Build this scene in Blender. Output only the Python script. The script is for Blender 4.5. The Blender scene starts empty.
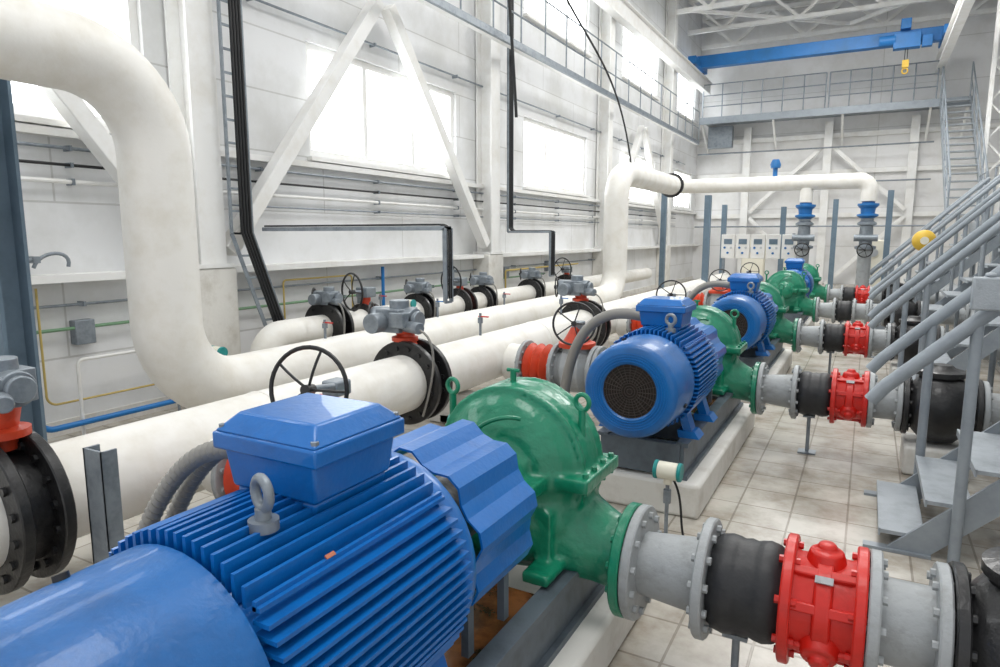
import bpy, bmesh, math, random
from mathutils import Vector, Matrix
random.seed(3)
SC=bpy.context.scene
COL=SC.collection
V=Vector
pi=math.pi
SC.view_settings.view_transform='Standard'

# ---------------------------------------------------------------- materials
def lin(h):
    h=h.lstrip('#')
    o=[]
    for i in (0,2,4):
        c=int(h[i:i+2],16)/255
        o.append(c/12.92 if c<=.04045 else ((c+.055)/1.055)**2.4)
    return (o[0],o[1],o[2],1)
def mat(name,col,rough=.5,metal=0,col2=None,scale=6,lo=.45,hi=.7,bump=0,bscale=40,coat=0,emit=0):
    m=bpy.data.materials.new(name); m.use_nodes=True
    nt=m.node_tree; b=nt.nodes['Principled BSDF']
    b.inputs['Roughness'].default_value=rough
    b.inputs['Metallic'].default_value=metal
    b.inputs['Base Color'].default_value=lin(col)
    if coat: b.inputs['Coat Weight'].default_value=coat
    tc=nt.nodes.new('ShaderNodeTexCoord')
    if col2:
        n=nt.nodes.new('ShaderNodeTexNoise'); n.inputs['Scale'].default_value=scale; n.inputs['Detail'].default_value=6; n.inputs['Roughness'].default_value=.65
        nt.links.new(tc.outputs['Object'],n.inputs['Vector'])
        r=nt.nodes.new('ShaderNodeValToRGB')
        r.color_ramp.elements[0].position=lo; r.color_ramp.elements[0].color=lin(col)
        r.color_ramp.elements[1].position=hi; r.color_ramp.elements[1].color=lin(col2)
        nt.links.new(n.outputs['Fac'],r.inputs['Fac']); nt.links.new(r.outputs['Color'],b.inputs['Base Color'])
    if bump:
        n=nt.nodes.new('ShaderNodeTexNoise'); n.inputs['Scale'].default_value=bscale; n.inputs['Detail'].default_value=3
        nt.links.new(tc.outputs['Object'],n.inputs['Vector'])
        bp=nt.nodes.new('ShaderNodeBump'); bp.inputs['Strength'].default_value=bump; bp.inputs['Distance'].default_value=.01
        nt.links.new(n.outputs['Fac'],bp.inputs['Height']); nt.links.new(bp.outputs['Normal'],b.inputs['Normal'])
    if emit:
        b.inputs['Emission Color'].default_value=(.95,.98,1,1); b.inputs['Emission Strength'].default_value=emit
    return m
def brickmat(name,c1,c2,cm,bw,bh,offset,mortar,rough,bump,stain,axis='XY',sscale=1.2,amt=.85,s0=.38,s1=.56):
    m=bpy.data.materials.new(name); m.use_nodes=True
    nt=m.node_tree; b=nt.nodes['Principled BSDF']
    L=nt.links.new
    tc=nt.nodes.new('ShaderNodeTexCoord')
    sx=nt.nodes.new('ShaderNodeSeparateXYZ'); L(tc.outputs['Object'],sx.inputs[0])
    cx=nt.nodes.new('ShaderNodeCombineXYZ')
    L(sx.outputs[axis[0]],cx.inputs[0]); L(sx.outputs[axis[1]],cx.inputs[1])
    br=nt.nodes.new('ShaderNodeTexBrick'); br.offset=offset
    br.inputs['Scale'].default_value=1; br.inputs['Brick Width'].default_value=bw; br.inputs['Row Height'].default_value=bh
    br.inputs['Mortar Size'].default_value=mortar; br.inputs['Mortar Smooth'].default_value=.2; br.inputs['Bias'].default_value=0
    br.inputs['Color1'].default_value=lin(c1); br.inputs['Color2'].default_value=lin(c2); br.inputs['Mortar'].default_value=lin(cm)
    L(cx.outputs[0],br.inputs['Vector'])
    n=nt.nodes.new('ShaderNodeTexNoise'); n.inputs['Scale'].default_value=sscale; n.inputs['Detail'].default_value=8; n.inputs['Roughness'].default_value=.65
    L(tc.outputs['Object'],n.inputs['Vector'])
    r=nt.nodes.new('ShaderNodeValToRGB'); r.color_ramp.elements[0].position=s0; r.color_ramp.elements[0].color=lin(stain)
    r.color_ramp.elements[1].position=s1; r.color_ramp.elements[1].color=(1,1,1,1)
    L(n.outputs['Fac'],r.inputs['Fac'])
    mx=nt.nodes.new('ShaderNodeMixRGB'); mx.blend_type='MULTIPLY'; mx.inputs[0].default_value=amt
    L(br.outputs['Color'],mx.inputs[1]); L(r.outputs['Color'],mx.inputs[2])
    L(mx.outputs[0],b.inputs['Base Color'])
    b.inputs['Roughness'].default_value=rough
    bp=nt.nodes.new('ShaderNodeBump'); bp.inputs['Strength'].default_value=bump; bp.inputs['Distance'].default_value=.01; bp.invert=True
    L(br.outputs['Fac'],bp.inputs['Height']); L(bp.outputs['Normal'],b.inputs['Normal'])
    return m
M={}
M['wall']=brickmat('painted_wall','#e8e9ea','#e5e6e7','#cbcbca',3.0,.62,.5,.009,.6,.25,'#e3e2dd','YZ',.9,.6)
M['farwall']=brickmat('painted_far_wall','#e8e8e8','#e5e5e5','#d0d0ce',6,1.25,0,.014,.7,.3,'#e4e2dc','XZ',.9,.5)
M['floor']=brickmat('floor_tiles','#cdc8be','#c3beb4','#a19a8f',.29,.29,0,.006,.24,.3,'#bab1a6','XY',2.4,1.0,.34,.6)
M['ceil']=mat('ceiling_sheet','#e2e3e4',.7)
M['white']=mat('white_steel','#eeeeec',.5,col2='#e3e1db',scale=3)
M['pipe']=mat('white_pipe_lagging','#efede7',.45,col2='#e4e0d6',scale=4,bump=.2,bscale=14)
M['blue']=mat('motor_blue','#0669b8',.33,col2='#115ea6',scale=9,lo=.5,hi=.75,bump=.12,bscale=60,coat=.25)
M['blued']=mat('motor_blue_cover','#0e66ae',.4,col2='#145693',scale=5,bump=.15,bscale=70,coat=.2)
M['green']=mat('pump_green','#0a7a5a',.35,col2='#168a68',scale=5,lo=.42,hi=.68,bump=.6,bscale=22,coat=.25)
M['red']=mat('valve_red','#cf2116',.42,col2='#ab1d13',scale=10,lo=.5,hi=.8,bump=.35,bscale=22,coat=.1)
M['orange_red']=mat('orange_red_paint','#cf4526',.4,col2='#a8351d',scale=10,lo=.5,hi=.8,bump=.3,bscale=30)
M['grey']=mat('grey_painted_pipe','#a3a7a9',.45,col2='#878988',scale=9,lo=.5,hi=.75,bump=.3,bscale=45)
M['steel']=mat('galvanised_steel','#8d959c',.42,.35,col2='#727a82',scale=12,bump=.1)
M['stair']=mat('stair_grey_paint','#959da4',.4,.1,col2='#878f97',scale=6)
M['stairl']=mat('stair_tread_light','#a5acb2',.45,.1,col2='#90979d',scale=9,bump=.3,bscale=120)
M['black']=mat('black_cast_iron','#19191b',.4,col2='#282828',scale=12,bump=.3,bscale=40,coat=.15)
M['rubber']=mat('black_rubber','#222326',.5,col2='#2e2f31',scale=20,bump=.35,bscale=18)
M['dark']=mat('dark_grille','#2c211d',.7,col2='#15110f',scale=60)
M['wire']=mat('grille_wire','#3d3530',.5)
M['cable']=mat('black_cable','#1a1b1d',.5)
M['hose']=mat('grey_flexible_conduit','#8c8a85',.45,.2)
M['concrete']=mat('painted_concrete','#e2e0da',.7,col2='#c2bdb2',scale=5,lo=.48,hi=.8,bump=.3,bscale=20)
M['rust']=mat('oily_rusty_tray','#8a5530',.15,col2='#3b2416',scale=9,lo=.4,hi=.65,coat=.6)
M['bed']=mat('bedplate_blue_grey','#5d6770',.45,col2='#4a5259',scale=8)
M['pblue']=mat('blue_plastic_pipe','#1f78c0',.4)
M['cblue']=mat('crane_blue','#2273b8',.45,col2='#2468a0',scale=2)
M['yellow']=mat('yellow_paint','#dcb540',.5)
M['ggreen']=mat('green_conduit','#6f9673',.5)
M['ochre']=mat('faded_yellow_pipe','#c2ab62',.5)
M['cream']=mat('cream_enclosure','#e6e2d2',.5)
M['teal']=mat('teal_cap','#1e8f8d',.4)
M['orange']=mat('orange_sticker','#b86a4c',.5)
M['plate']=mat('metal_nameplate','#c9ccce',.3,.7)
M['pane']=mat('bright_window_pane','#ffffff',.3,emit=4.6)
M['post']=mat('blue_grey_post','#6c8090',.5,col2='#5c707f',scale=4)

# ---------------------------------------------------------------- mesh builder
def frame(ax):
    ax=V(ax).normalized()
    h=V((0,0,1)) if abs(ax.z)<.9 else V((1,0,0))
    a=ax.cross(h).normalized(); b=ax.cross(a).normalized()
    return a,b
class MB:
    def __init__(s): s.v=[]; s.f=[]
    def add(s,vs,fs):
        o=len(s.v); s.v+=[V(v) for v in vs]; s.f+=[tuple(i+o for i in f) for f in fs]; return s
    def frus(s,c0,d0,c1,d1):
        vs=[]
        for c,d in ((c0,d0),(c1,d1)):
            for sx,sy in ((-1,-1),(1,-1),(1,1),(-1,1)):
                vs.append((c[0]+sx*d[0]/2,c[1]+sy*d[1]/2,c[2]))
        return s.add(vs,[(3,2,1,0),(4,5,6,7),(0,1,5,4),(1,2,6,5),(2,3,7,6),(3,0,4,7)])
    def box(s,c,d,R=None):
        vs=[]
        for z in (-1,1):
            for x,y in ((-1,-1),(1,-1),(1,1),(-1,1)):
                p=V((x*d[0]/2,y*d[1]/2,z*d[2]/2))
                if R: p=R@p
                vs.append(p+V(c))
        return s.add(vs,[(3,2,1,0),(4,5,6,7),(0,1,5,4),(1,2,6,5),(2,3,7,6),(3,0,4,7)])
    def bx(s,x0,x1,y0,y1,z0,z1):
        return s.box(((x0+x1)/2,(y0+y1)/2,(z0+z1)/2),(abs(x1-x0),abs(y1-y0),abs(z1-z0)))
    def beam(s,p0,p1,w,h):
        p0=V(p0);p1=V(p1);d=p1-p0;L=d.length
        q=d.to_track_quat('X','Z').to_matrix()
        return s.box((p0+p1)/2,(L,w,h),q)
    def lathe(s,o,ax,prof,seg=32,closed=False):
        o=V(o); ax=V(ax).normalized(); a,b=frame(ax)
        vs=[];fs=[]
        for t,r in prof:
            for i in range(seg):
                an=2*pi*i/seg
                vs.append(o+ax*t+(a*math.cos(an)+b*math.sin(an))*max(r,1e-4))
        n=len(prof)
        for j in range(n-1 if not closed else n):
            k=(j+1)%n
            for i in range(seg):
                i2=(i+1)%seg
                fs.append((j*seg+i,j*seg+i2,k*seg+i2,k*seg+i))
        if not closed:
            fs.append(tuple(range(seg-1,-1,-1))); fs.append(tuple((n-1)*seg+i for i in range(seg)))
        return s.add(vs,fs)
    def cyl(s,p0,p1,r0,r1=None,seg=24):
        p0=V(p0);p1=V(p1)
        return s.lathe(p0,p1-p0,[(0,r0),((p1-p0).length,r0 if r1 is None else r1)],seg)
    def torus(s,c,ax,R,r,seg=32,rs=8):
        prof=[(r*math.sin(2*pi*k/rs),R+r*math.cos(2*pi*k/rs)) for k in range(rs)]
        return s.lathe(c,ax,prof,seg,True)
    def sphere(s,c,r,seg=20,sc=(1,1,1)):
        o=len(s.v); n=10
        s.lathe((0,0,0),(0,0,1),[(-r*math.cos(pi*k/n),r*math.sin(pi*k/n)) for k in range(n+1)],seg)
        for i in range(o,len(s.v)):
            p=s.v[i]; s.v[i]=V((p.x*sc[0]+c[0],p.y*sc[1]+c[1],p.z*sc[2]+c[2]))
        return s
    def tube(s,pts,r,seg=12):
        pts=[V(p) for p in pts]; n=len(pts)
        rr=r if isinstance(r,(list,tuple)) else [r]*n
        T=[]
        for i in range(n):
            t=(pts[min(i+1,n-1)]-pts[max(i-1,0)]); T.append(t.normalized())
        a,b=frame(T[0]); vs=[];fs=[]
        for i in range(n):
            if i:
                q=T[i-1].rotation_difference(T[i]); a=q@a; a=(a-T[i]*a.dot(T[i])).normalized()
            b=T[i].cross(a)
            for k in range(seg):
                an=2*pi*k/seg
                vs.append(pts[i]+(a*math.cos(an)+b*math.sin(an))*rr[i])
        for j in range(n-1):
            for i in range(seg):
                i2=(i+1)%seg
                fs.append((j*seg+i,j*seg+i2,(j+1)*seg+i2,(j+1)*seg+i))
        fs.append(tuple(range(seg-1,-1,-1))); fs.append(tuple((n-1)*seg+i for i in range(seg)))
        return s.add(vs,fs)
    def bolts(s,c,ax,R,n,r=.012,h=.02):
        ax=V(ax).normalized(); a,b=frame(ax)
        for i in range(n):
            an=2*pi*(i+.5)/n
            p=V(c)+(a*math.cos(an)+b*math.sin(an))*R
            s.cyl(p-ax*h,p+ax*h,r,seg=6)
        return s
    def flange(s,c,ax,r,t,ri=0,n=12,br=.012):
        ax=V(ax).normalized(); c=V(c)
        e=min(.005,t*.25)
        s.lathe(c-ax*t/2,ax,[(0,r-e),(e,r),(t-e,r),(t,r-e)],40)
        if n: s.bolts(c,ax,r*.83,n,br,t/2+.014)
        return s
def fillet(pts,rad,n=8):
    pts=[V(p) for p in pts]; out=[pts[0]]
    for i in range(1,len(pts)-1):
        p=pts[i]; a=(pts[i-1]-p); b=(pts[i+1]-p)
        la,lb=a.length,b.length; a.normalize(); b.normalize()
        ang=a.angle(b)
        if ang>pi-.02: out.append(p); continue
        d=min(rad/math.tan(ang/2),la*.49,lb*.49); r=d*math.tan(ang/2)
        c=p+(a+b).normalized()*(r/math.sin(ang/2))
        s0=p+a*d-c; s1=p+b*d-c
        ax=s0.cross(s1).normalized(); th=s0.angle(s1)
        for k in range(n+1):
            out.append(c+Matrix.Rotation(th*k/n,3,ax)@s0)
    out.append(pts[-1]); return out
def resample(pts,step):
    pts=[V(p) for p in pts]; out=[pts[0].copy()]; acc=0
    for i in range(len(pts)-1):
        a,b=pts[i],pts[i+1]; L=(b-a).length; t=step-acc
        while t<=L:
            out.append(a.lerp(b,t/L)); t+=step
        acc=(acc+L)%step
    return out
def bez(p0,p1,p2,p3,n=20):
    p0,p1,p2,p3=map(V,(p0,p1,p2,p3)); o=[]
    for i in range(n+1):
        t=i/n; u=1-t
        o.append(p0*u**3+p1*3*u*u*t+p2*3*u*t*t+p3*t**3)
    return o

def tomesh(name,mb,m,off,bevel=0,ang=38):
    me=bpy.data.meshes.new(name)
    me.from_pydata([tuple(v-off) for v in mb.v],[],mb.f)
    bm=bmesh.new(); bm.from_mesh(me); bmesh.ops.recalc_face_normals(bm,faces=bm.faces); bm.to_mesh(me); bm.free()
    me.materials.append(M[m])
    me.shade_smooth(); me.set_sharp_from_angle(angle=math.radians(ang))
    o=bpy.data.objects.new(name,me); COL.objects.link(o)
    if bevel:
        bv=o.modifiers.new('bevel','BEVEL'); bv.width=bevel; bv.segments=2; bv.limit_method='ANGLE'; bv.angle_limit=math.radians(40)
    return o
def thing(name,label,cat,loc,group=None):
    e=bpy.data.objects.new(name,None); e.location=loc; e.empty_display_size=.1; COL.objects.link(e)
    e['label']=label; e['category']=cat
    if group: e['group']=group
    return e
def rootloc(o):
    while o.parent: o=o.parent
    return V(o.location)
def part(name,mb,m,parent,label=None,bevel=0,ang=38):
    o=tomesh(name,mb,m,rootloc(parent),bevel,ang); o.parent=parent
    if label: o['label']=label
    return o
def solo(name,mb,m,label,cat,group=None,bevel=0,kind=None,base=None):
    if base is None:
        xs=[v.x for v in mb.v];ys=[v.y for v in mb.v];zs=[v.z for v in mb.v]
        base=V(((min(xs)+max(xs))/2,(min(ys)+max(ys))/2,min(zs)))
    o=tomesh(name,mb,m,V(base),bevel); o.location=base
    if label: o['label']=label
    if cat: o['category']=cat
    if group: o['group']=group
    if kind: o['kind']=kind
    return o
def dup(root,off,rz=0,label=None):
    r=root.copy(); COL.objects.link(r); r.location=V(root.location)+V(off)
    if rz: r.rotation_euler=(0,0,rz)
    if label: r['label']=label
    def rec(a,b):
        for c in list(a.children):
            if c==b: continue
            n=c.copy(); n.parent=b; COL.objects.link(n); rec(c,n)
    rec(root,r)
    return r
def structure(name,mb,m,label):
    o=tomesh(name,mb,m,V((0,0,0))); o['kind']='structure'; o['label']=label; o['category']=name.split('_')[0]; return o

# ---------------------------------------------------------------- room
WX=-5.65; FY=25.0; RX=3.3; TOP=9.2
structure('floor',MB().bx(-5.9,RX+.25,-3,FY+.25,-.2,0),'floor','beige square tiled hall floor with worn grout')
wins=[(.3,3.85),(5.8,8.9),(11.2,14.3),(16.6,19.7),(22.0,24.4)]
w=MB()
w.bx(-5.9,WX,-3,FY,0,2.5); w.bx(-5.9,WX,-3,FY,3.75,5.5); w.bx(-5.9,WX,-3,FY,7.1,TOP)
ed=[-3]+[e for p in wins for e in p]+[FY]
for i in range(0,len(ed),2):
    w.bx(-5.9,WX,ed[i],ed[i+1],2.5,3.75); w.bx(-5.9,WX,ed[i],ed[i+1],5.5,7.1)
structure('wall_left',w,'wall','white painted panel wall with two rows of windows')
structure('wall_far',MB().bx(-5.9,RX+.25,FY,FY+.25,0,TOP),'farwall','white painted end wall of the hall')
structure('wall_right',MB().bx(RX,RX+.25,-1,FY,0,TOP),'wall','white painted long wall beside the gallery')
c=MB().bx(-5.9,RX+.25,-3,FY+.25,TOP,TOP+.15)
for y in [k*1.5 for k in range(-1,17)]:
    c.bx(-5.65,RX,y-.05,y+.05,TOP-.16,TOP)
structure('ceiling',c,'ceil','light grey roof sheeting on purlins')
structure('baseboard_left',MB().bx(WX,WX+.03,-3,FY,0,.12),'concrete','pale skirting along the long wall')
structure('trim_1',MB().bx(WX,WX+.1,-3,FY,2.36,2.42),'white','white ledge under the lower windows')
structure('trim_2',MB().bx(WX,WX+.22,-3,FY,1.24,1.3),'white','white ledge above the lower wall')
n=0
for z0,z1 in ((2.5,3.75),(5.5,7.1)):
    for (y0,y1) in wins:
        n+=1
        f=MB(); x0,x1=-5.78,-5.70; t=.08
        f.bx(x0,x1,y0,y1,z0,z0+t).bx(x0,x1,y0,y1,z1-t,z1)
        k=3
        for j in range(k+1):
            yy=y0+(y1-y0-t)*j/k; f.bx(x0,x1,yy,yy+t,z0+t,z1-t)
        f.bx(WX-.0,WX+.08,y0-.05,y1+.05,z0-.06,z0-.015)
        o=structure('window_%d'%n,f,'white','white framed window with bright frosted panes')
        p=tomesh('window_pane',MB().bx(-5.76,-5.74,y0+.02,y1-.02,z0+.02,z1-.02),'pane',V((0,0,0))); p.parent=o

for y in (-1.2,4.2,9.6,15.0,20.4):
    e=thing('steel_column','white painted steel column standing against the long wall','column',(WX+.17,y,0),'wall columns')
    m=MB(); m.bx(WX+.02,WX+.3,y-.015,y+.015,1.3,8.9); m.bx(WX+.02,WX+.045,y-.14,y+.14,1.3,8.9); m.bx(WX+.28,WX+.305,y-.14,y+.14,1.3,8.9)
    m.bx(WX+.0,WX+.33,y-.2,y+.2,1.3,1.34)
    part('column_shaft',m,'white',e)
    part('pedestal',MB().bx(WX+.001,WX+.32,y-.24,y+.24,0,1.3),'concrete',e,'whitewashed masonry pedestal',bevel=.02)
for y in (9.6,15.0,20.4):
    e=thing('steel_column','white painted lattice column beside the gallery','column',(2.5,y,0),'gallery columns')
    for dx in (-.18,.18):
        part('column_leg',MB().bx(2.5+dx-.04,2.5+dx+.04,y-.08,y+.08,0,8.9),'white',e)
    m=MB()
    z=.3; s=1
    while z<8.6:
        m.beam((2.5-.18*s,y,z),(2.5+.18*s,y,z+.45),.04,.04); z+=.45; s=-s
    part('lacing',m,'white',e)
def brace(p0,p1,w=.15,g='wall bracing',lab='white square steel brace fixed between wall columns'):
    solo('diagonal_brace',MB().beam(p0,p1,w,w),'white',lab,'brace',g,bevel=.008)
XB=WX+.22
for ya in (-1.2,4.2,15.0):
    brace((XB,ya+.22,1.45),(XB,ya+2.6,4.4)); brace((XB,ya+5.18,1.45),(XB,ya+2.8,4.4))
ZR=6.75
for x in (-5.2,1.45):
    m=MB(); m.bx(x-.1,x+.1,-3,24.6,ZR,ZR+.03).bx(x-.015,x+.015,-3,24.6,ZR-.38,ZR).bx(x-.1,x+.1,-3,24.6,ZR-.4,ZR-.37).bx(x-.03,x+.03,-3,24.6,ZR+.03,ZR+.08)
    solo('crane_runway_beam',m,'white','white steel runway beam carrying the crane','beam','crane runway beams')
e=thing('wall_walkway','narrow steel cable walkway with thin railings along the wall','walkway',(WX+.5,10,4.5))
part('walkway_beam',MB().bx(WX+.58,WX+.63,-3,22.5,4.5,4.6),'steel',e)
part('walkway_deck',MB().bx(WX+.49,WX+.58,-3,22.5,4.5,4.52),'white',e)
for z in (5.0,5.5):
    part('rail',MB().cyl((WX+.6,-3,z),(WX+.6,22.5,z),.014,seg=8),'steel',e)
y=-2.7
while y<22.5:
    part('post',MB().cyl((WX+.6,y,4.55),(WX+.6,y,5.5),.014,seg=8),'steel',e); y+=.9
for z,r,mt,y0,y1,lb in ((2.28,.014,'steel',-3,22,'grey conduit'),(2.15,.012,'cable',-3,22,'dark cable'),(2.02,.018,'white',-3,22,'white painted pipe'),(1.9,.01,'steel',4.6,22,'thin grey cable'),(1.05,.012,'steel',-3,16,'grey conduit'),(.86,.014,'ggreen',2,12,'green pipe'),(3.95,.014,'steel',-3,23,'grey conduit')):
    e=thing('wall_conduit',lb+' running along the white wall','pipe',(WX+.05,(y0+y1)/2,z),'wall conduits')
    part('tube',MB().cyl((WX+.07+.0,y0,z),(WX+.07,y1,z),r,seg=8),mt,e)
    y=y0+.4
    while y<y1: part('clip',MB().bx(WX+.001,WX+.095,y,y+.02,z-r-.008,z+r+.008),'steel',e); y+=1.9
def pipeline(name,pts,r,mt,label,cat='pipe',rad=.08,seg=12,group=None):
    return solo(name,MB().tube(fillet(pts,rad),r,seg),mt,label,cat,group)
pipeline('water_pipe',[(WX+.24,2.6,1.2),(WX+.24,2.6,.12),(WX+.24,3.9,.12)],.024,'pblue','thin blue plastic pipe running down the wall and along the floor',rad=.12)
pipeline('water_pipe',[(WX+.12,2.74,1.2),(WX+.12,2.74,.28),(WX+.12,3.9,.28)],.009,'ochre','thin faded yellow pipe running down the wall')
pipeline('water_pipe',[(WX+.12,6.9,1.2),(WX+.12,6.9,.5)],.022,'pblue','short blue riser pipe on the wall')
pipeline('water_pipe',[(WX+.28,3.75,1.2),(WX+.28,3.75,.0)],.012,'steel','thin grey riser pipe on the wall')
pipeline('gas_pipe',[(WX+.12,5.2,.7),(WX+.12,5.2,1.12),(WX+.12,6.3,1.12),(WX+.12,6.3,.7)],.01,'ochre','thin yellow pipe bent along the wall',rad=.04)
pipeline('gas_pipe',[(WX+.16,10.2,.6),(WX+.16,10.2,1.0),(WX+.16,13.5,1.0)],.016,'ochre','thin yellow pipe bent along the wall',rad=.04)
pipeline('wall_pipe',[(WX+.2,2.95,.0),(WX+.2,2.95,.62),(WX+.2,3.9,.62)],.014,'white','white painted pipe elbowed on the wall',rad=.05)
for y,z in ((3.1,.72),(6.6,.75),(8.6,.9),(10.4,.85),(12.2,.9)):
    solo('junction_box',MB().bx(WX+.001,WX+.09,y-.08,y+.08,z,z+.2),'steel','small grey junction box fixed to the wall','box','wall junction boxes',bevel=.008)
e=thing('wall_valve_wheel','small grey stopcock with pipe on the wall','valve',(WX+.1,3.0,1.3))
part('wheel',MB().tube(bez((WX+.2,2.7,1.36),(WX+.2,2.75,1.5),(WX+.2,3.0,1.5),(WX+.2,2.95,1.36),12),.014,10).cyl((WX+.2,2.6,1.42),(WX+.2,2.75,1.42),.012).box((WX+.12,2.72,1.42),(.2,.05,.05)),'steel',e)

# ---------------------------------------------------------------- header pipes
HA=-4.0; HB=-3.0
e=thing('header_pipe','large white header pipe rising to an overhead bend','pipe',(HA,2.75,.29),'header pipes')
part('pipe_run',MB().tube(fillet([(HA,-2.5,2.62),(HA,2.75,2.62),(HA,2.75,.52),(HA,11.6,.52),(HA,11.6,2.72),(HA,15.6,2.72)],.52,14),.215,36),'pipe',e)
part('pipe_branch',MB().tube(fillet([(HA,15.6,2.72),(HA,15.9,2.72),(-.07,15.9,2.72),(-.07,15.9,2.3)],.25,10),.16,28),'pipe',e,'thinner white pipe crossing the hall')
part('flange',MB().flange((HA,15.35,2.72),(0,1,0),.27,.06,n=12),'black',e,'black bolted flange')
part('vent_valve',MB().cyl((-1.9,15.9,2.86),(-1.9,15.9,3.05),.05).lathe((-1.9,15.9,3.05),(0,0,1),[(0,.1),(.08,.11),(.18,.07)],16),'cblue',e,'blue air vent')
e=thing('header_pipe','large white header pipe lying parallel to the pumps','pipe',(HB,8,.29),'header pipes')
part('pipe_run',MB().cyl((HB,-1.0,.5),(HB,16.5,.5),.215,seg=36),'pipe',e)
for y in (2.6,6.2,9.5,12.5):
    part('weld_seam',MB().torus((HB,y,.5),(0,1,0),.214,.006,36,6),'pipe',e)
for x in (HA,HB):
    for y in (4.75,8.0,12.0):
        solo('pipe_support',MB().bx(x-.15,x+.15,y-.1,y+.1,0,.27).bx(x-.26,x+.26,y-.1,y+.1,0,.08),'concrete','whitewashed block carrying a header pipe','support','pipe supports',bevel=.01)
def cock(x,y,z,h,mt='steel'):
    e=thing('air_cock','small steel air cock on a white header pipe','valve',(x,y,z),'air cocks')
    part('riser',MB().cyl((x,y,z-.02),(x,y,z+h),.012,seg=10).cyl((x,y,z+h*.55),(x,y,z+h*.8),.024,seg=10),'steel',e)
    part('lever',MB().box((x+.035,y,z+h*.85),(.1,.018,.01)).cyl((x,y,z+h*.8),(x,y,z+h*.87),.009,seg=8),mt,e,'coloured lever')
HC=-4.85
for x,y,z,h,mt in ((HA,4.2,.735,.16,'red'),(HA,5.9,.735,.2,'pblue'),(HA,7.4,.735,.16,'red'),(HA,9.2,.735,.2,'red'),(HB,5.1,.715,.2,'red'),(HB,6.9,.715,.22,'pblue'),(HC,6.0,.8,.14,'red')):
    cock(x,y,z,h,mt)

def handwheel(parent,c,ax,R=.16,r=.011,mt='black',sp=5):
    ax=V(ax).normalized(); a,b=frame(ax); c=V(c)
    m=MB().torus(c,ax,R,r,36,8); m.cyl(c-ax*.03,c+ax*.03,.022,seg=12)
    for i in range(sp):
        an=2*pi*i/sp
        m.tube(bez(c,c+(a*math.cos(an)+b*math.sin(an))*R*.4-ax*.02,c+(a*math.cos(an)+b*math.sin(an))*R*.8-ax*.01,c+(a*math.cos(an)+b*math.sin(an))*R,5),.006,6)
    return part('handwheel',m,mt,parent,'spoked handwheel')
def actuator(e,x,y,z,s=1.0,cable=True):
    m=MB().cyl((x-.17*s,y,z+.07*s),(x+.14*s,y,z+.07*s),.075*s,seg=20).box((x,y,z+.07*s),(.17*s,.2*s,.14*s)).cyl((x+.02*s,y,z+.1*s),(x+.02*s,y,z+.19*s),.06*s,seg=18)
    m.cyl((x+.14*s,y,z+.07*s),(x+.17*s,y,z+.07*s),.058*s,seg=20).cyl((x-.05*s,y-.08*s,z+.06*s),(x-.05*s,y-.19*s,z+.06*s),.06*s,seg=18).cyl((x+.1*s,y-.05*s,z+.04*s),(x+.24*s,y-.1*s,z+.04*s),.035*s,seg=14).box((x+.09*s,y-.09*s,z+.08*s),(.1*s,.08*s,.09*s))
    part('actuator',m,'steel',e,'grey electric actuator housing',bevel=.006)
    if cable: part('signal_cable',MB().tube(bez((x+.2*s,y-.1*s,z+.04*s),(x+.38*s,y-.1,z+.02),(x+.33*s,y-.1,z-.3),(x+.26*s,y-.14,z-.6),14),.009,8),'hose',e,'grey signal cable')
    handwheel(e,(x-.2*s,y,z+.07*s),(1,.6,0),.095*s,.009,'black',3)
def header_valve(x,y,zc=.5,R=.32,ax=-.12,sc=1.25,up=.06,cable=True):
    e=thing('header_valve','black flanged valve with grey actuator on the white header pipe','valve',(x,y,zc-R),'header valves')
    for dy in (-.075,.075):
        part('flange',MB().flange((x,y+dy,zc),(0,1,0),R,.045,n=16,br=.018),'black',e)
    part('valve_body',MB().cyl((x,y-.075,zc),(x,y+.075,zc),R*.74,seg=36),'black',e,bevel=.01)
    bxx=x+ax*.4
    m=MB().cyl((x-.0,y,zc+R*.8),(bxx,y,zc+R+up+.03),.06).lathe((bxx,y,zc+R-.01),(0,0,1),[(0,.1),(.03,.1),(.04,.06),(up+.01,.08),(up+.04,.08)],20)
    part('bonnet',m,'orange_red',e,'orange-red valve neck')
    actuator(e,x+ax,y,zc+R+up,sc,cable)
    return e
header_valve(HB,1.30,ax=0.05,sc=.95,up=.13,cable=False)
hv=header_valve(HB,4.05); dup(hv,(0,3.55,0))
e=thing('header_pipe','slimmer white header pipe lying along the wall','pipe',(HC,9,.5),'header pipes')
part('pipe_run',MB().cyl((HC,4.7,.66),(HC,16.5,.66),.14,seg=28),'pipe',e)
part('pipe_elbow',MB().tube(fillet([(HC,4.72,.66),(HC,4.3,.66),(HC,4.3,.0)],.2),.14,28),'pipe',e)
def branch_valve(y,kind,R=.235):
    e=thing('branch_valve','black flanged valve with '+('black handwheel' if kind=='w' else 'grey actuator')+' on the slim header','valve',(HC,y,.45),'branch valves')
    for dy in (-.07,.07): part('flange',MB().flange((HC,y+dy,.66),(0,1,0),R,.04,n=10),'black',e)
    part('valve_body',MB().cyl((HC,y-.07,.66),(HC,y+.07,.66),.17).cyl((HC,y,.7),(HC,y,.96),.05),'orange_red' if kind=='w' else 'black',e)
    if kind=='w':
        part('gearbox',MB().box((HC,y,.98),(.16,.16,.11)).cyl((HC,y,.98),(HC+.02,y-.25,1.0),.02),'steel',e,'grey gearbox',bevel=.01)
        handwheel(e,(HC+.02,y-.25,1.0),(0.3,1,0),.2)
    else: actuator(e,HC,y,.9,.95)
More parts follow.
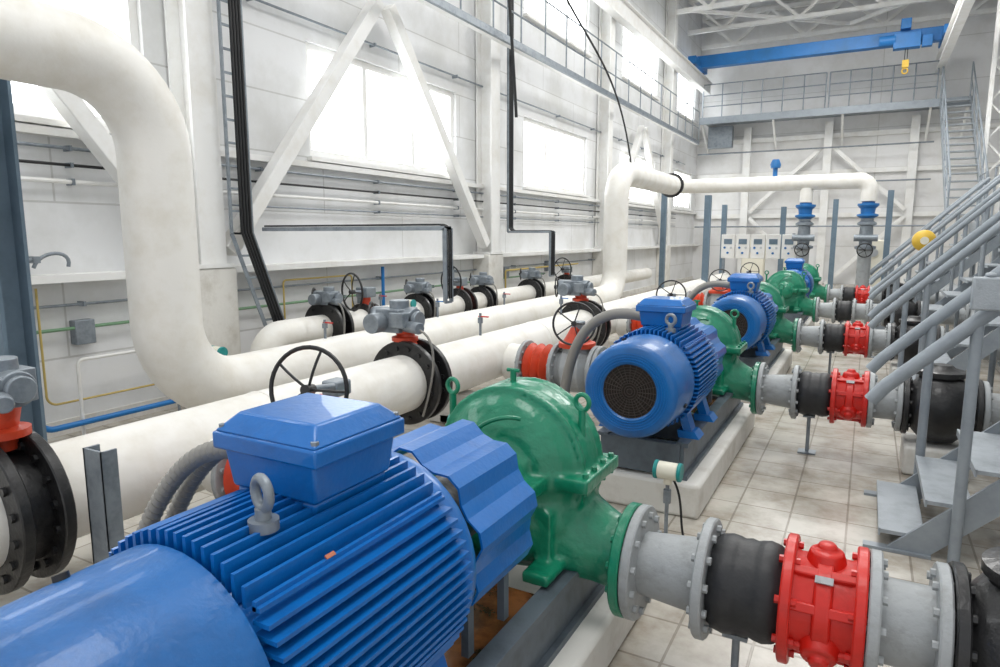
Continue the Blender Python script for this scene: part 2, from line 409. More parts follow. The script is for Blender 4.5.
for y,k,R in ((5.15,'a',.27),(5.75,'w',.2),(6.75,'a',.235),(7.7,'w',.235),(8.3,'a',.22),(9.9,'a',.235),(11.4,'w',.235)): branch_valve(y,k,R)

# ---------------------------------------------------------------- pumps (built for Yp = 2.2)
PX=-1.1; AZ=.75; Y0=2.2; S=3.1
def motor():
    ya=Y0-1.83; yb=Y0-1.48; yc=Y0-.86
    e=thing('electric_motor','blue finned electric motor bolted beside a green pump','motor',(PX,Y0-1.15,.42),'blue electric motors')
    m=MB().cyl((PX,yb,AZ),(PX,yc,AZ),.25,seg=40)
    R=.3
    n=17
    for i in range(n):
        q=-.205+.41*i/(n-1)
        h=math.sqrt(R*R-q*q)
        for sg in (1,-1):
            m.bx(PX+q-.0045,PX+q+.0045,yb+.02,yc-.02,AZ+sg*.2,AZ+sg*h)
            m.bx(PX+sg*.2,PX+sg*h,yb+.02,yc-.02,AZ+q-.0045,AZ+q+.0045)
    part('stator_housing',m,'blue',e,'finned blue housing')
    m=MB().lathe((PX,yc-.03,AZ),(0,1,0),[(0,.28),(.03,.285),(.06,.28),(.085,.26),(.1,.2),(.105,.1),(.11,.09)],40)
    m.bolts((PX,yc+.005,AZ),(0,1,0),.26,8,.012,.02)
    part('end_shield',m,'blue',e)
    m=MB().lathe((PX,ya,AZ),(0,1,0),[(.03,.15),(.012,.152),(.004,.16),(0,.2),(0,.243),(.01,.258),(.03,.266),(.34,.276),(.36,.276),(.36,.266),(.06,.256),(.04,.2),(.05,.15)],48,True)
    part('fan_cover',m,'blued',e,'smooth round blue fan cover')
    m=MB().lathe((PX,ya+.02,AZ),(0,1,0),[(0,.16),(.02,.16)],40)
    part('air_intake',m,'dark',e,'dark perforated air intake')
    m=MB()
    for r in (.015,.03,.045,.06,.075,.09,.105,.12,.135,.15): m.torus((PX,ya+.017,AZ),(0,1,0),r,.002,32,6)
    for i in range(24):
        an=2*pi*i/24; m.cyl((PX+.05*math.cos(an),ya+.015,AZ+.05*math.sin(an)),(PX+.155*math.cos(an),ya+.015,AZ+.155*math.sin(an)),.002,seg=6)
    part('grille',m,'wire',e,'fine wire grille')
    m=MB()
    for r in (.172,.186,.2,.214): m.torus((PX,ya+.001,AZ),(0,1,0),r,.003,48,6)
    part('cover_ribs',m,'blue',e)
    for an in (112,200,-20,290):
        a=math.radians(an)
        part('screw',MB().cyl((PX+.265*math.cos(a),ya+.22,AZ+.265*math.sin(a)),(PX+.283*math.cos(a),ya+.22,AZ+.283*math.sin(a)),.014,seg=12),'black',e,'black cover fixing')
    for sx in (-1,1):
        for y in (yb+.1,yc-.1):
            part('foot',MB().frus((PX+sx*.25,y,.42),(.12,.14),(PX+sx*.23,y,.46),(.1,.12)).frus((PX+sx*.24,y,.45),(.05,.1),(PX+sx*.19,y,.6),(.05,.1)),'blue',e)
    yt=Y0-1.10; xt=PX+.0
    b=part('terminal_box',MB().frus((xt,yt,AZ+.22),(.2,.22),(xt,yt,AZ+.29),(.24,.24)).frus((xt,yt,AZ+.29),(.25,.25),(xt,yt,AZ+.385),(.275,.27)),'blue',e,'blue terminal box',bevel=.008)
    m=MB().frus((xt,yt,AZ+.38),(.31,.3),(xt,yt,AZ+.42),(.31,.3)).frus((xt,yt,AZ+.42),(.305,.295),(xt,yt,AZ+.46),(.23,.21))
    l=part('terminal_box_lid',m,'blue',b,'faceted blue lid',bevel=.006)
    for sx in (-1,1):
        for sy in (-1,1): part('screw',MB().cyl((xt+sx*.138,yt+sy*.132,AZ+.42),(xt+sx*.138,yt+sy*.132,AZ+.434),.009,seg=6),'steel',l)
    ex=PX+.09
    m=MB().torus((ex,yb+.15,AZ+.35),(.3,1,0),.03,.0105,28,10).cyl((ex,yb+.15,AZ+.27),(ex,yb+.15,AZ+.32),.016).cyl((ex,yb+.15,AZ+.275),(ex,yb+.15,AZ+.297),.03)
    part('lifting_eye',m,'steel',e,'grey lifting eye bolt')
    return e
def guard():
    y0=Y0-.775;y1=Y0-.445
    e=thing('coupling_guard','blue corrugated sheet guard over the shaft coupling','guard',(PX,(y0+y1)/2,.42),'coupling guards')
    pts=[]
    N=30
    for i in range(N+1):
        a=math.radians(-48+276*i/N); r=.27 if (i//2)%2 else .246
        pts.append((r*math.cos(a),r*math.sin(a)))
    m=MB(); vs=[];fs=[]
    for (k,yy) in ((0,y0),(1,y1)):
        for (x,z) in pts: vs.append((PX+x,yy,AZ+z))
        for (x,z) in pts: vs.append((PX+x*.975,yy,AZ+z*.975))
    K=len(pts)
    for i in range(K-1):
        fs.append((i,i+1,2*K+i+1,2*K+i)); fs.append((K+i,3*K+i,3*K+i+1,K+i+1))
        fs.append((i,K+i,K+i+1,i+1)); fs.append((2*K+i,2*K+i+1,3*K+i+1,3*K+i))
    fs.append((0,2*K,3*K,K)); fs.append((K-1,2*K-1,4*K-1,3*K-1))
    m.add(vs,fs)
    part('guard_sheet',m,'blue',e,ang=20)
    for sx in (-1,1):
        for y in (y0+.06,y1-.06):
            part('strut',MB().bx(PX+sx*.18-.012,PX+sx*.18+.012,y-.015,y+.015,.42,AZ-.17),'bed',e)
    part('shaft_coupling',MB().cyl((PX,y0+.06,AZ),(PX,y1-.02,AZ),.11).cyl((PX,y0-.0,AZ),(PX,y1+.0,AZ),.035),'black',e,'dark flexible shaft coupling')
    return e
def pump():
    e=thing('centrifugal_pump','green cast double-suction pump with bolted pipe flanges','pump',(PX,Y0,.42),'green pumps')
    P=lambda x,y,z:(PX+x,Y0+y,AZ+z)
    m=MB().lathe(P(-.02,-.21,0),(0,1,0),[(0,.12),(.02,.18),(.07,.25),(.12,.285),(.17,.305),(.25,.305),(.3,.285),(.35,.25),(.4,.18),(.42,.12)],48)
    m.cyl(P(0,-.34,0),P(0,.34,0),.12,seg=32)
    m.cyl(P(0,-.43,0),P(0,.43,0),.085,seg=28)
    m.lathe(P(.02,0,-.19),(.42,0,-.11),[(0,.2),(.2,.165),(.33,.13),(.43,.125)],32)
    m.lathe(P(-.02,0,-.19),(-.42,0,-.11),[(0,.21),(.2,.18),(.33,.15),(.43,.145)],32)
    m.sphere(P(.0,0,-.17),.27,28,(1.12,.9,.85))
    m.bx(PX-.34,PX+.32,Y0-.17,Y0+.17,AZ-.028,AZ+.022)
    m.bx(PX-.18,PX+.18,Y0-.33,Y0+.33,AZ-.028,AZ+.022)
    for sx in (-1,1):
        m.bx(PX+sx*.19-.05,PX+sx*.19+.05,Y0-.3,Y0+.3,.43,.47)
        m.bx(PX+sx*.17-.03,PX+sx*.17+.03,Y0-.2,Y0+.2,.44,AZ-.1)
    for yy in (-.09,.09):
        m.torus(P(-.02,yy,0),(0,1,0),.295,.013,48,8)
    m.beam(P(.1,-.24,.0),P(.1,-.1,.22),.025,.03); m.beam(P(-.12,-.24,.0),P(-.12,-.1,.22),.025,.03)
    o=part('volute_casing',m,'green',e,'rounded green volute casing')
    r=o.modifiers.new('remesh','REMESH'); r.mode='VOXEL'; r.voxel_size=.011; r.use_smooth_shade=True
    sm=o.modifiers.new('smooth','SMOOTH'); sm.iterations=3; sm.factor=.5
    tx=bpy.data.textures.get('cast') or bpy.data.textures.new('cast','CLOUDS'); tx.noise_scale=.05
    dp=o.modifiers.new('cast','DISPLACE'); dp.texture=tx; dp.strength=.006; dp.mid_level=.5
    for x,R in ((.425,.2),(-.425,.22)):
        part('pipe_flange',MB().flange(P(x,0,-.3),(1,0,0),R,.035,n=12,br=.013),'green',e)
    for sx in (-1,1):
        for yy in (-.13,-.045,.045,.13): part('casing_bolt',MB().cyl(P(sx*.305-.005,yy,-.04),P(sx*.305-.005,yy,.037),.011,seg=6),'green',e)
    for x in (-.31,.24):
        part('lifting_eye',MB().torus(P(x,-.02,.26),(0.2,1,0),.028,.009,24,8).cyl(P(x,-.02,.0),P(x,-.02,.232),.014),'green',e)
    for sy in (-1,1):
        part('bearing_cap',MB().lathe(P(0,sy*.37,0),(0,sy,0),[(0,.095),(.04,.095),(.06,.07),(.07,.05)],24),'green',e)
    part('vent_pipe',MB().tube(bez(P(.08,-.2,.22),P(.05,-.29,.26),P(-.1,-.29,.2),P(-.1,-.27,.05),12),.008,8),'green',e)
    part('vent_cock',MB().cyl(P(-.05,0,.29),P(-.05,0,.35),.012).cyl(P(-.075,0,.345),P(-.025,0,.345),.007),'green',e)
    return e
def bed():
    e=thing('bedplate','blue-grey steel channel bedplate under motor and pump','bedplate',(PX,Y0-.6,.2),'bedplates')
    for sx in (-1,1):
        x=PX+sx*.24
        part('side_channel',MB().bx(x-.035,x+.035,Y0-1.56,Y0+.42,.2,.225).bx(x-.035,x+.035,Y0-1.56,Y0+.42,.395,.42).bx(x-.012,x+.012,Y0-1.56,Y0+.42,.22,.4),'bed',e)
    for y in (Y0-1.54,Y0-.84,Y0+.4):
        part('cross_member',MB().bx(PX-.23,PX+.23,y-.03,y+.03,.22,.41),'bed',e)
    part('drip_tray',MB().bx(PX-.2,PX+.2,Y0-.8,Y0-.3,.3,.4),'rust',e,'oily rust-brown drip tray')
    return e
def plinth():
    return solo('concrete_plinth',MB().bx(PX-.34,PX+.36,Y0-1.62,Y0+.52,0,.2),'concrete','white painted concrete plinth under a pump set','plinth','pump plinths',bevel=.02)
mo=motor(); gu=guard(); pu=pump(); be=bed(); pl=plinth()
for i in (1,2):
    for o in (mo,gu,pu,be,pl): dup(o,(0,S*i,0))
def rotdup(o,ybase):
    r=dup(o,(0,0,0),pi)
    r.location=(2*PX-o.location.x, 2*Y0-o.location.y+ybase, o.location.z)
for o in (mo,gu,be,pl): rotdup(o,S*3)
dup(pu,(0,S*3,0)); dup(pu,(0,S*4,0))
solo('orange_sticker',MB().box((PX+.205,Y0-1.27,AZ+.222),(.009,.025,.003),Matrix.Rotation(math.radians(40),3,'Y')),'orange','small faded orange sticker on the motor fins','sticker')

# ---------------------------------------------------------------- discharge line
DZ=.45
X=(1,0,0)
def spool(x0,x1,r0,r1,fr,lab,grp,mt='grey'):
    e=thing('pipe_spool',lab,'pipe',((x0+x1)/2,Y0,DZ-fr),grp)
    part('pipe_barrel',MB().cyl((x0,Y0,DZ),(x1,Y0,DZ),r0,r1,seg=32),mt,e)
    for x,s in ((x0,1),(x1,-1)):
        part('flange',MB().flange((x+s*.0175,Y0,DZ),X,fr,.033,n=12,br=.013),mt,e)
    return e
lines=[]
lines.append(spool(-.655,-.385,.105,.13,.2,'grey painted reducer pipe with bolted flanges','discharge pipes'))
e=thing('expansion_joint','bulging black rubber joint between bolted flanges','joint',(-.27,Y0,DZ-.16),'expansion joints')
m=MB().lathe((-.383,Y0,DZ),X,[(0,.14),(.02,.155),(.05,.162),(.075,.158),(.09,.153),(.11,.158),(.13,.153),(.145,.158),(.17,.162),(.2,.155),(.22,.14)],40)
part('bellows',m,'rubber',e)
lines.append(e)
e=thing('check_valve','bright red cast valve with round boss and bolted flanges','valve',(-.045,Y0,DZ-.21),'red valves')
m=MB().lathe((-.15,Y0,DZ),X,[(0,.165),(.015,.16),(.03,.152),(.175,.152),(.19,.16),(.205,.165)],44)
m.lathe((-.075,Y0,DZ),X,[(0,.15),(.006,.168),(.05,.168),(.056,.15)],44)
for an in (-150,90):
    a=math.radians(an)
    d=V((0,math.cos(a),math.sin(a)))
    m.lathe(V((-.047,Y0,DZ))+d*.14,d,[(0,.06),(.03,.052),(.042,.048),(.048,.03),(.062,.026),(.066,.02)],24)
for an in (-150,-100,-200,-50,20,120):
    a=math.radians(an); d=V((0,math.cos(a),math.sin(a)))
    m.box(V((-.047,Y0,DZ))+d*.152,(.2,.03,.03),Matrix.Rotation(a,3,'X'))
part('valve_body',m,'red',e,bevel=.005)
for x in (-.147,.052):
    part('flange',MB().flange((x,Y0,DZ),X,.2,.032,n=8,br=.012),'red',e)
part('nameplate',MB().box((-.047,Y0-.112,DZ+.135),(.05,.022,.006),Matrix.Rotation(math.radians(39),3,'X')),'grey',e,'small cast nameplate')
lines.append(e)
lines.append(spool(.07,.275,.125,.125,.2,'grey painted short pipe with bolted flanges','discharge pipes'))
e=thing('gate_valve','bulky black cast valve with bolted flanges','valve',(.5,Y0,DZ-.25),'black valves')
part('valve_body',MB().lathe((.28,Y0,DZ),X,[(0,.15),(.05,.16),(.12,.235),(.2,.25),(.3,.235),(.38,.16),(.43,.15)],36).cyl((.49,Y0,DZ),(.49,Y0,DZ+.24),.13).lathe((.49,Y0,DZ+.22),(0,0,1),[(0,.15),(.03,.15),(.05,.08),(.07,.06)],24),'black',e)
for x in (.295,.7): part('flange',MB().flange((x,Y0,DZ),X,.21,.035,n=12,br=.014),'black',e)
lines.append(e)
lines.append(spool(.72,1.3,.125,.125,.2,'grey painted pipe running under the stairs','discharge pipes'))
lines.append(solo('pipe_support',MB().cyl((-.3,Y0,0),(-.3,Y0,.29),.013).bx(-.36,-.24,Y0-.05,Y0+.05,0,.012).bx(-.34,-.26,Y0-.04,Y0+.04,.275,.289),'steel','slim steel leg under a discharge pipe','support','pipe legs'))
lines.append(solo('concrete_block',MB().bx(.3,.68,Y0-.2,Y0+.2,0,.2),'concrete','whitewashed concrete block under a black valve','block','valve blocks',bevel=.02))
for i in (1,2,3,4):
    for o in lines:
        if i==3 and o.name.startswith('check_valve'):
            continue
        dup(o,(0,S*i,0))
e=spool(-.15,.065,.125,.125,.2,'grey painted short pipe with bolted flanges','discharge pipes'); e.location.y+=S*3
e=thing('discharge_header','grey header pipe collecting the discharge lines','pipe',(1.5,9,.25))
part('pipe_run',MB().cyl((1.5,1,DZ),(1.5,17,DZ),.2,seg=28),'grey',e)

# ---------------------------------------------------------------- suction line
sl=[]
sl.append(spool(-1.95,-1.548,.15,.14,.22,'grey painted suction pipe with bolted flanges','suction pipes'))
e=thing('gate_valve','grey gate valve with red bonnet and black handwheel','valve',(-2.15,Y0,DZ-.23),'suction gate valves')
part('valve_body',MB().lathe((-2.33,Y0,DZ),X,[(0,.15),(.05,.15),(.1,.2),(.26,.2),(.31,.15),(.36,.15)],32).cyl((-2.15,Y0,DZ),(-2.15,Y0,DZ+.24),.13,seg=24),'grey',e)
for x in (-2.325,-1.975): part('flange',MB().flange((x,Y0,DZ),X,.22,.035,n=12,br=.014),'grey',e)
part('bonnet',MB().lathe((-2.15,Y0,DZ+.2),(0,0,1),[(0,.16),(.04,.16),(.05,.12),(.12,.08),(.18,.05)],24),'orange_red',e,'orange-red bonnet')
hx=-2.12
part('gearbox',MB().box((hx-.02,Y0,DZ+.39),(.09,.1,.07)).cyl((hx,Y0,DZ+.4),(hx+.03,Y0-.22,DZ+.43),.015),'steel',e,'grey gearbox',bevel=.01)
handwheel(e,(hx+.03,Y0-.22,DZ+.43),(-.25,1,-.15),.175,.0095)
sl.append(e); gv0=e
e=thing('expansion_joint','red bellows expansion joint on the suction pipe','joint',(-2.5,Y0,DZ-.22),'red suction joints')
part('bellows',MB().lathe((-2.62,Y0,DZ),X,[(0,.15),(.04,.2),(.08,.16),(.12,.2),(.16,.16),(.2,.2),(.24,.15),(.27,.15)],36),'orange_red',e)
part('flange',MB().flange((-2.63,Y0,DZ),X,.22,.035,n=12,br=.014),'grey',e,'grey bolted flange')
part('pipe_stub',MB().cyl((-2.8,Y0,DZ+.01),(-2.64,Y0,DZ),.17,seg=32),'pipe',e,'white pipe stub')
sl.append(e)
for i in (1,2,3,4):
    for o in sl: dup(o,(0,S*i,0))
for c_ in gv0.children:
    if c_.name.split('.')[0] in ('handwheel','gearbox'): c_.location=(.1,0,.09)
    if c_.name.startswith('bonnet'): c_.location=(.03,0,.05)

def hose(pts,r,label,mt='hose',ridge=True,grp='motor cables'):
    pts=resample(pts,.013 if ridge else .03)
    rr=[r*(1.0 if i%2 else .72) for i in range(len(pts))] if ridge else r
    return solo('flexible_conduit',MB().tube(pts,rr,14),mt,label,'cable',grp)
yt=Y0-1.10
for d in (0,.075):
    hose(bez((PX-.14,yt-.05+d,AZ+.34),(PX-.33,yt-.05+d,AZ+.36),(PX-.66,yt-.02+d,AZ+.24),(PX-.9,yt-.05+d*1.5,.02),50),.025,'grey corrugated conduit running from the motor to the floor')
for i in (1,2):
    yy=yt+S*i
    hose(bez((PX-.14,yy,AZ+.33),(PX-.55,yy,AZ+.42),(PX-.7,yy-.1,AZ+.1),(PX-.7,yy,.02),40),.035,'thick grey cable curving from the motor to the floor',ridge=False)

def transmitter(x,y,h,lab='white and teal pressure transmitter on a thin stand'):
    e=thing('pressure_transmitter',lab,'instrument',(x,y,0),'pressure transmitters')
    part('stand',MB().cyl((x,y,0),(x,y,h),.01,seg=10).bx(x-.05,x+.05,y-.05,y+.05,0,.01).cyl((x,y,h-.12),(x,y,h-.05),.02),'steel',e)
    part('housing',MB().cyl((x-.05,y,h+.05),(x+.05,y,h+.05),.045,seg=24).cyl((x,y,h-.02),(x,y,h+.06),.022),'cream',e,'white instrument head',bevel=.004)
    for s in (-1,1): part('cap',MB().cyl((x+s*.05,y,h+.05),(x+s*.07,y,h+.05),.048,seg=24),'teal',e,'teal screw cap',bevel=.005)
    part('signal_cable',MB().tube(bez((x+.02,y,h+.02),(x+.1,y+.02,h-.1),(x+.05,y-.02,h-.25),(x+.14,y-.05,.01),16),.006,8),'cable',e)
    return e
transmitter(-.82,3.28,.36)
transmitter(-1.72,2.75,.62); transmitter(-1.6,6.6,.7)
transmitter(-4.55,3.55,.62); transmitter(-4.45,6.0,.8)

m=MB().bx(-2.57,-2.45,1.38,1.39,0,.8).bx(-2.57,-2.56,1.38,1.44,0,.8).bx(-2.46,-2.45,1.38,1.44,0,.8)
solo('channel_post',m,'steel','short grey steel channel standing beside the header pipe','post')
m=MB().bx(-4.62,-4.4,1.98,2.0,0,4.4).bx(-4.62,-4.4,2.14,2.16,0,4.4).bx(-4.52,-4.5,2.0,2.14,0,4.4)
solo('steel_post',m,'post','tall blue-grey steel post beside the bent white pipe','post')

# ---------------------------------------------------------------- cable trays
def ladder(m,pts,w,wd,rs=.2):
    wd=V(wd)
    for s in (-1,1):
        for a,b in zip(pts[:-1],pts[1:]): m.beam(V(a)+wd*s*w/2,V(b)+wd*s*w/2,.015,.035)
    for a,b in zip(pts[:-1],pts[1:]):
        a=V(a);b=V(b);n=max(1,int((b-a).length/rs))
        for k in range(n+1):
            p=a.lerp(b,k/n); m.beam(p-wd*w/2,p+wd*w/2,.02,.02)
def tray(pts,w,wd,lab,nc=5,cr=.016,off=(.015,0,.015),lo=-.34,hi=.34):
    e=thing('cable_tray',lab,'cable tray',tuple(pts[-1]),'cable trays')
    m=MB(); ladder(m,pts,w,wd); part('tray_ladder',m,'steel',e)
    for k in range(nc):
        o=V(wd)*(w*(lo+(hi-lo)*k/(nc-1)))+V(off)
        part('cable',MB().tube(fillet([V(p)+o for p in pts],.08),cr,8),'cable',e,'black power cable')
    return e
tray([(-5.27,4.47,6.2),(-5.27,4.47,1.62),(-5.15,4.85,.35)],.24,(0,1,0),'vertical ladder tray carrying black cables down the wall',4,.014,(.015,0,.015),-.05,.38)
tray([(-5.15,4.66,1.66),(-3.05,4.66,1.66),(-3.05,4.66,1.05)],.09,(0,1,0),'galvanised tray carrying cables to a header valve',3,.008,(.012,0,.03))
tray([(-5.27,9.95,6.2),(-5.27,9.95,1.66),(-4.5,9.95,1.66),(-4.5,9.95,.95)],.16,(0,1,0),'ladder tray carrying black cables down beside a column',4,.013)
solo('hanging_cable',MB().tube(bez((WX+.75,9.8,6.6),(WX+.78,11.5,4.9),(WX+.8,14,5.6),(WX+.78,15.2,2.9),30),.02,8),'cable','black cable looping down from the wall walkway','cable')
solo('hanging_cable',MB().tube(bez((WX+.75,9.0,6.9),(WX+.75,9.1,5.6),(WX+.75,9.3,4.6),(WX+.75,9.45,3.4),30),.025,8),'cable','thick black cable hanging beside a column','cable')

# ---------------------------------------------------------------- stairs in +X
def stair():
    ys=3.8; w=.8
    e=thing('access_stair','grey steel stair with tubular handrails rising to the gallery','stairs',(.05,ys+w/2,0),'gallery stairs')
    for y in (ys,ys+w):
        m=MB()
        vs=[]
        for yy in (y-.01,y+.01):
            vs+=[(.17,yy,0),(.36,yy,0),(1.97,yy,1.61),(1.97,yy,1.8)]
        m.add(vs,[(0,1,2,3),(7,6,5,4),(0,4,5,1),(1,5,6,2),(2,6,7,3),(3,7,4,0)])
        m.bx(.08,.38,y-.03,y+.03,0,.015)
        part('stringer',m,'stair',e)
    for k in range(9):
        z=.19*(k+1)-.09; x=.12+.19*(k)+.13
        part('tread',MB().bx(x-.1,x+.1,ys+.01,ys+w-.01,z-.02,z).bx(x-.105,x-.095,ys+.01,ys+w-.01,z-.035,z+.003),'stairl',e)
    for y,px in ((ys-.04,.47),(ys+w+.04,.36)):
        part('handrail',MB().tube(fillet([(.06,y,.78),(.12,y,.86),(1.96,y,2.7)],.05),.034,14),'stair',e)
        for x in (px,px+.75,1.94):
            part('post',MB().cyl((x,y,0),(x,y,x+.74),.026,seg=14),'stair',e)
    return e
st=stair()
for i in (1,2,3,4): dup(st,(0,S*i,0))
solo('junction_box',MB().box((.49,3.69,1.34),(.13,.06,.15)).cyl((.49,3.69,1.415),(.49,3.69,1.435),.022),'stairl','small grey junction box on the stair handrail','box',bevel=.008)
def railing(p0,p1,h,step,lab,grp=None,mt='stair',r=.018,nr=3):
    p0=V(p0);p1=V(p1)
    e=thing('railing',lab,'railing',tuple((p0+p1)/2),grp)
    for k in range(nr):
        z=h*(k+1)/nr
        part('rail',MB().cyl(p0+V((0,0,z)),p1+V((0,0,z)),r,seg=8),mt,e)
    n=max(1,round((p1-p0).length/step))
    for k in range(n+1):
        p=p0.lerp(p1,k/n); part('post',MB().cyl(p,p+V((0,0,h)),r*1.1,seg=8),mt,e)
    return e
e=thing('gallery_platform','grey steel gallery platform along the wall','platform',(2.6,11,0))
m=MB().bx(2.0,2.25,2.5,19,1.84,1.9).bx(2.75,RX-.01,2.5,19,1.84,1.9)
for a,b in ((2.5,9.5),(9.7,14.9),(15.1,19)): m.bx(2.25,2.75,a,b,1.84,1.9)
part('deck',m,'stairl',e)
part('edge_beam',MB().bx(2.0,2.06,2.5,19,1.66,1.84),'stair',e)
for y in (3.4,6.5,9.4,12.7,15.8,18.8): part('leg',MB().bx(2.08,2.18,y-.05,y+.05,0,1.84),'stair',e)
for i in range(5):
    railing((2.03,4.75+S*i,1.9),(2.03,6.7+S*i if i<4 else 18.2,1.9),1.0,1.0,'tubular grey railing on the gallery edge','gallery railings')
e=thing('balcony_stair','grey steel stair climbing from the gallery to the balcony','stairs',(1.9,21,1.9))
for x in (1.5,2.2):
    part('stringer',MB().beam((x,18.4,1.95),(x,23.5,5.45),.03,.2),'stair',e)
    part('handrail',MB().cyl((x,18.4,2.9),(x,23.5,6.4),.022,seg=10),'stair',e)
    part('mid_rail',MB().cyl((x,18.4,2.45),(x,23.5,5.95),.018,seg=10),'stair',e)
    for k in range(6):
        t=k/5; y=18.4+5.1*t; z=1.95+3.5*t; part('post',MB().cyl((x,y,z),(x,y,z+.95),.02,seg=8),'stair',e)
for k in range(17):
    t=(k+.5)/17; part('tread',MB().bx(1.5,2.2,18.4+5.1*t-.13,18.4+5.1*t+.13,1.95+3.5*t,1.98+3.5*t),'stairl',e)
e=thing('balcony','grey steel balcony across the end wall','balcony',(-2,24.3,5.3))
part('deck',MB().bx(-5.3,2.28,23.6,FY-.01,5.42,5.5),'stair',e)
part('edge_beam',MB().bx(-5.3,2.28,23.56,23.62,5.28,5.5),'stair',e)
for x in (-5.25,-3,-1,1.3,2.2):
    part('bracket',MB().beam((x,23.7,5.4),(x,24.95,4.5),.06,.06),'white',e)
railing((-5.2,23.6,5.5),(-1.5,23.6,5.5),1.05,.6,'grey railing along the end wall balcony','balcony railings','steel',.018)
railing((-1.4,23.6,5.5),(1.4,23.6,5.5),1.05,.6,'grey railing along the end wall balcony','balcony railings','steel',.018)

# ---------------------------------------------------------------- crane
zc=ZR+.1
e=thing('overhead_crane','blue overhead travelling crane spanning the hall','crane',(-1.8,22.6,zc))
part('girder',MB().bx(-5.2,1.55,22.5,22.8,zc+.02,zc+.38),'cblue',e,'blue box girder',bevel=.01)
for x in (-5.2,1.45):
    part('end_carriage',MB().bx(x-.12,x+.12,21.8,23.5,zc+.02,zc+.24),'cblue',e)
    for y in (22.0,23.3): part('wheel',MB().cyl((x-.05,y,zc+.07),(x+.05,y,zc+.07),.085),'black',e)
h=part('hoist',MB().bx(.2,.85,22.2,22.5,zc-.15,zc+.25).cyl((.25,22.3,zc+.1),(-.15,22.3,zc+.1),.14,seg=20).bx(.35,.6,22.3,22.9,zc+.38,zc+.65).box((1.0,22.35,zc),(.25,.2,.3)),'cblue',e,'blue hoist trolley',bevel=.01)
part('hoist_rope',MB().cyl((.5,22.35,zc-.1),(.5,22.35,zc-.52),.01).cyl((.56,22.35,zc-.1),(.56,22.35,zc-.52),.01),'cable',h)
part('hook_block',MB().box((.53,22.35,zc-.55),(.16,.1,.2)).torus((.53,22.35,zc-.74),(0,1,0),.07,.02,20,8),'yellow',h,'yellow hook block')

def truss(y,zb=8.0,zt=8.95):
    e=thing('roof_truss','white steel roof truss spanning the hall','truss',(-1.2,y,zb),'roof trusses')
    part('bottom_chord',MB().beam((WX+.1,y,zb),(RX-.1,y,zb),.12,.12),'white',e)
    part('top_chord',MB().beam((WX+.1,y,zt),(RX-.1,y,zt),.12,.12),'white',e)
    n=8; L=(RX-.1-WX-.1)
    for k in range(n):
        x0=WX+.1+L*k/n; x1=x0+L/n
        part('web_member',MB().beam((x0,y,zb if k%2 else zt),(x1,y,zt if k%2 else zb),.08,.08),'white',e)
    return e
t0=truss(20.4); dup(t0,(0,-5.4,0)); dup(t0,(0,4.2,0)); dup(t0,(0,-10.8,0)); dup(t0,(0,-2.7,0)); dup(t0,(0,2.2,0))
brace((-5.2,20.6,8.1),(-1,24.4,8.1),.1,'roof bracing','white steel roof brace'); brace((2.8,20.6,8.1),(-1,24.4,8.1),.1,'roof bracing','white steel roof brace')
for z in (2.2,3.6,4.75):
    solo('wall_girt',MB().bx(WX+.1,RX-.05,FY-.14,FY-.001,z,z+.14),'white','white horizontal steel girt on the end wall','beam','end wall girts')
for x in (-3.9,-1.4,1.0):
    m=MB().bx(x-.12,x+.12,FY-.3,FY-.15,0,5.25)
    solo('steel_column',m,'white','white steel column on the end wall','column','end wall columns')
for a,b in (((-3.7,24.6,2.4),(-1.6,24.6,4.4)),((-1.6,24.6,.0),(-3.7,24.6,2.2)),((-1.2,24.6,4.4),(.9,24.6,2.4)),((-1.2,24.6,.0),(.9,24.6,2.2))):
    brace(a,b,.12,'end wall bracing','white steel brace on the end wall')
for z,mt in ((4.4,'steel'),(3.3,'steel'),(1.9,'steel')):
    solo('wall_conduit',MB().cyl((-5.5,24.45,z),(1.5,24.45,z),.025,seg=8),mt,'thin grey conduit across the end wall','pipe','end wall conduits')
solo('electrical_cabinet',MB().bx(-5.1,-4.3,24.1,24.38,4.55,5.27),'steel','grey cabinet hung under the balcony','cabinet',bevel=.02)

# ---------------------------------------------------------------- far equipment
def riser(x,y):
    e=thing('valve_riser','vertical pipe with blue valve heads and steel fittings','valve',(x,y,0),'blue valve risers')
    part('upper_valve',MB().lathe((x,y,1.95),(0,0,1),[(0,.12),(.05,.2),(.08,.2),(.1,.13),(.2,.14),(.26,.2),(.3,.2),(.31,.12),(.34,.12)],28),'cblue',e,'blue valve head')
    part('valve_body',MB().lathe((x,y,1.3),(0,0,1),[(0,.14),(.03,.2),(.08,.2),(.1,.12),(.3,.13),(.5,.12),(.52,.18),(.56,.18),(.6,.12),(.65,.12)],28).cyl((x-.22,y-.1,1.55),(x+.22,y-.1,1.55),.07),'steel',e)
    part('lower_pipe',MB().cyl((x,y,.1),(x,y,1.32),.13).cyl((x,y,0),(x,y,.12),.22),'grey',e)
    handwheel(e,(x,y-.25,1.3),(0,1,0),.14,.012)
    return e
riser(-.07,15.9); riser(-1.25,15.9)
solo('drop_pipe',MB().cyl((-1.25,15.9,2.3),(-1.25,15.9,2.6),.13),'pipe','short white drop pipe over a blue valve','pipe')
e=thing('instrument_rack','rack of pale instrument panels with small dials','instrument panel',(-2.1,16.5,0))
for x in (-3.0,-1.5): part('rack_leg',MB().bx(x-.03,x+.03,16.47,16.53,0,1.65),'steel',e)
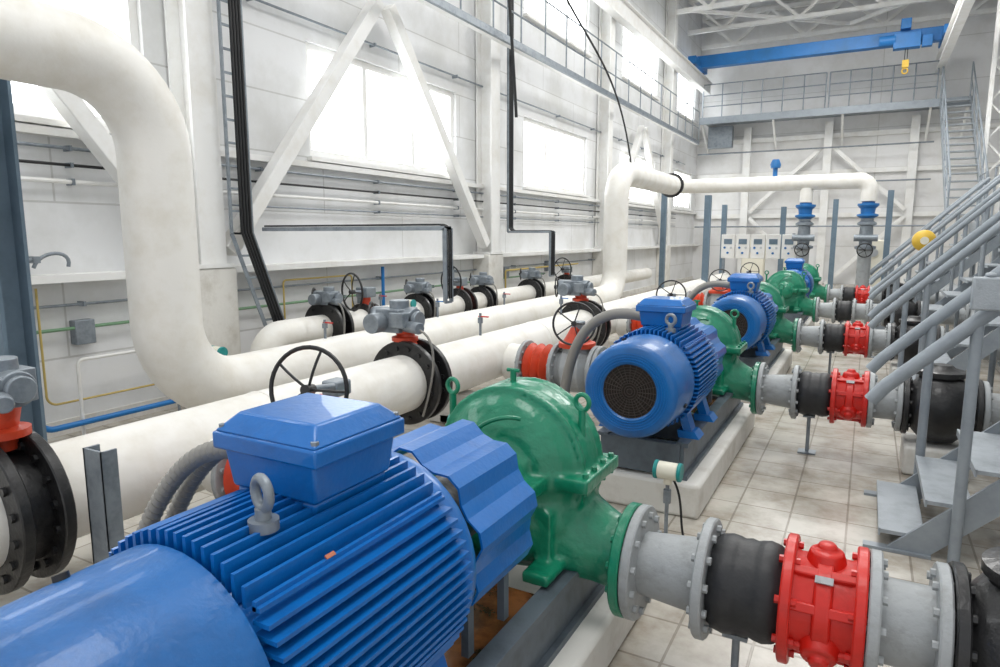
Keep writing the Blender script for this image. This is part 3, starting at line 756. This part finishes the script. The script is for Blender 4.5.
for k in range(5):
    x=-2.9+.33*k
    p=part('panel',MB().box((x,16.43,1.35),(.3,.1,.55)),'white',e,'white instrument panel',bevel=.01)
    part('display_window',MB().box((x,16.375,1.46),(.18,.01,.12)),'post',p,'blue-grey display window')
    for dx,dz,mt in ((-.07,-.03,'cblue'),(.07,-.03,'plate'),(0,-.15,'cblue')):
        part('dial',MB().cyl((x+dx,16.39,1.35+dz),(x+dx,16.365,1.35+dz),.026,seg=16),mt,p,'round dial')
for x,y,h in ((-2.9,14.0,2.4),(-4.55,16.8,3.0),(-1.9,18,2.3),(-3.4,18.5,2.4),(.35,17.5,2.6),(-.8,19,2.5)):
    solo('steel_post',MB().bx(x-.06,x+.06,y-.06,y+.06,0,h).bx(x-.13,x+.13,y-.13,y+.13,0,.03),'post','blue-grey steel post standing on the tiled floor','post','machine hall posts')
for x,y in ((.1,18.3),(-1.7,19.5),(-2.9,20.5)):
    e=thing('dosing_unit','cream enclosure with pipes beside the end wall','cabinet',(x,y,0),'cream enclosures')
    part('enclosure',MB().box((x,y,.75),(.6,.4,1.5)),'cream',e,bevel=.03)
    part('base_frame',MB().box((x,y,.03),(.7,.5,.06)),'bed',e)
    part('dial',MB().cyl((x,y-.2,1.2),(x,y-.24,1.2),.1),'plate',e)
gx,gy=.76,12.6
e=thing('yellow_gauge','round yellow gauge head on a pipe beside the stairs','gauge',(gx,gy,0))
part('stand',MB().cyl((gx,gy,0),(gx,gy,1.4),.04),'steel',e)
part('gauge_head',MB().sphere((gx,gy,1.52),.17,24,(1,.7,1)),'yellow',e)
part('gauge_face',MB().cyl((gx,gy-.1,1.52),(gx,gy-.135,1.52),.06),'cream',e)

# ---------------------------------------------------------------- lights, world, camera
wd=bpy.data.worlds.new('World'); SC.world=wd; wd.use_nodes=True
wd.node_tree.nodes['Background'].inputs[0].default_value=(.95,.97,1,1)
wd.node_tree.nodes['Background'].inputs[1].default_value=.95
def area(loc,rot,sx,sy,p,col=(1,1,1)):
    l=bpy.data.lights.new('hall_fill','AREA'); l.shape='RECTANGLE'; l.size=sx; l.size_y=sy; l.energy=p; l.color=col
    o=bpy.data.objects.new('hall_fill',l); o.location=loc; o.rotation_euler=rot; COL.objects.link(o)
    return o
for y,p in ((1,205),(7,225),(13,290),(18.5,340)):  # unseen overhead fill, added because world light falls off down the hall
    area((-.8,y,7.9 if y>8 else 8.6),(0,0,0),3,2.5,p,(1,.99,.97))
cam=bpy.data.cameras.new('camera'); cam.lens=24.0; cam.sensor_width=36; cam.clip_end=200
co=bpy.data.objects.new('camera',cam); COL.objects.link(co)
co.location=(0,0,1.6); co.rotation_euler=(math.radians(90-8.36),0,math.radians(28.76))
SC.camera=co
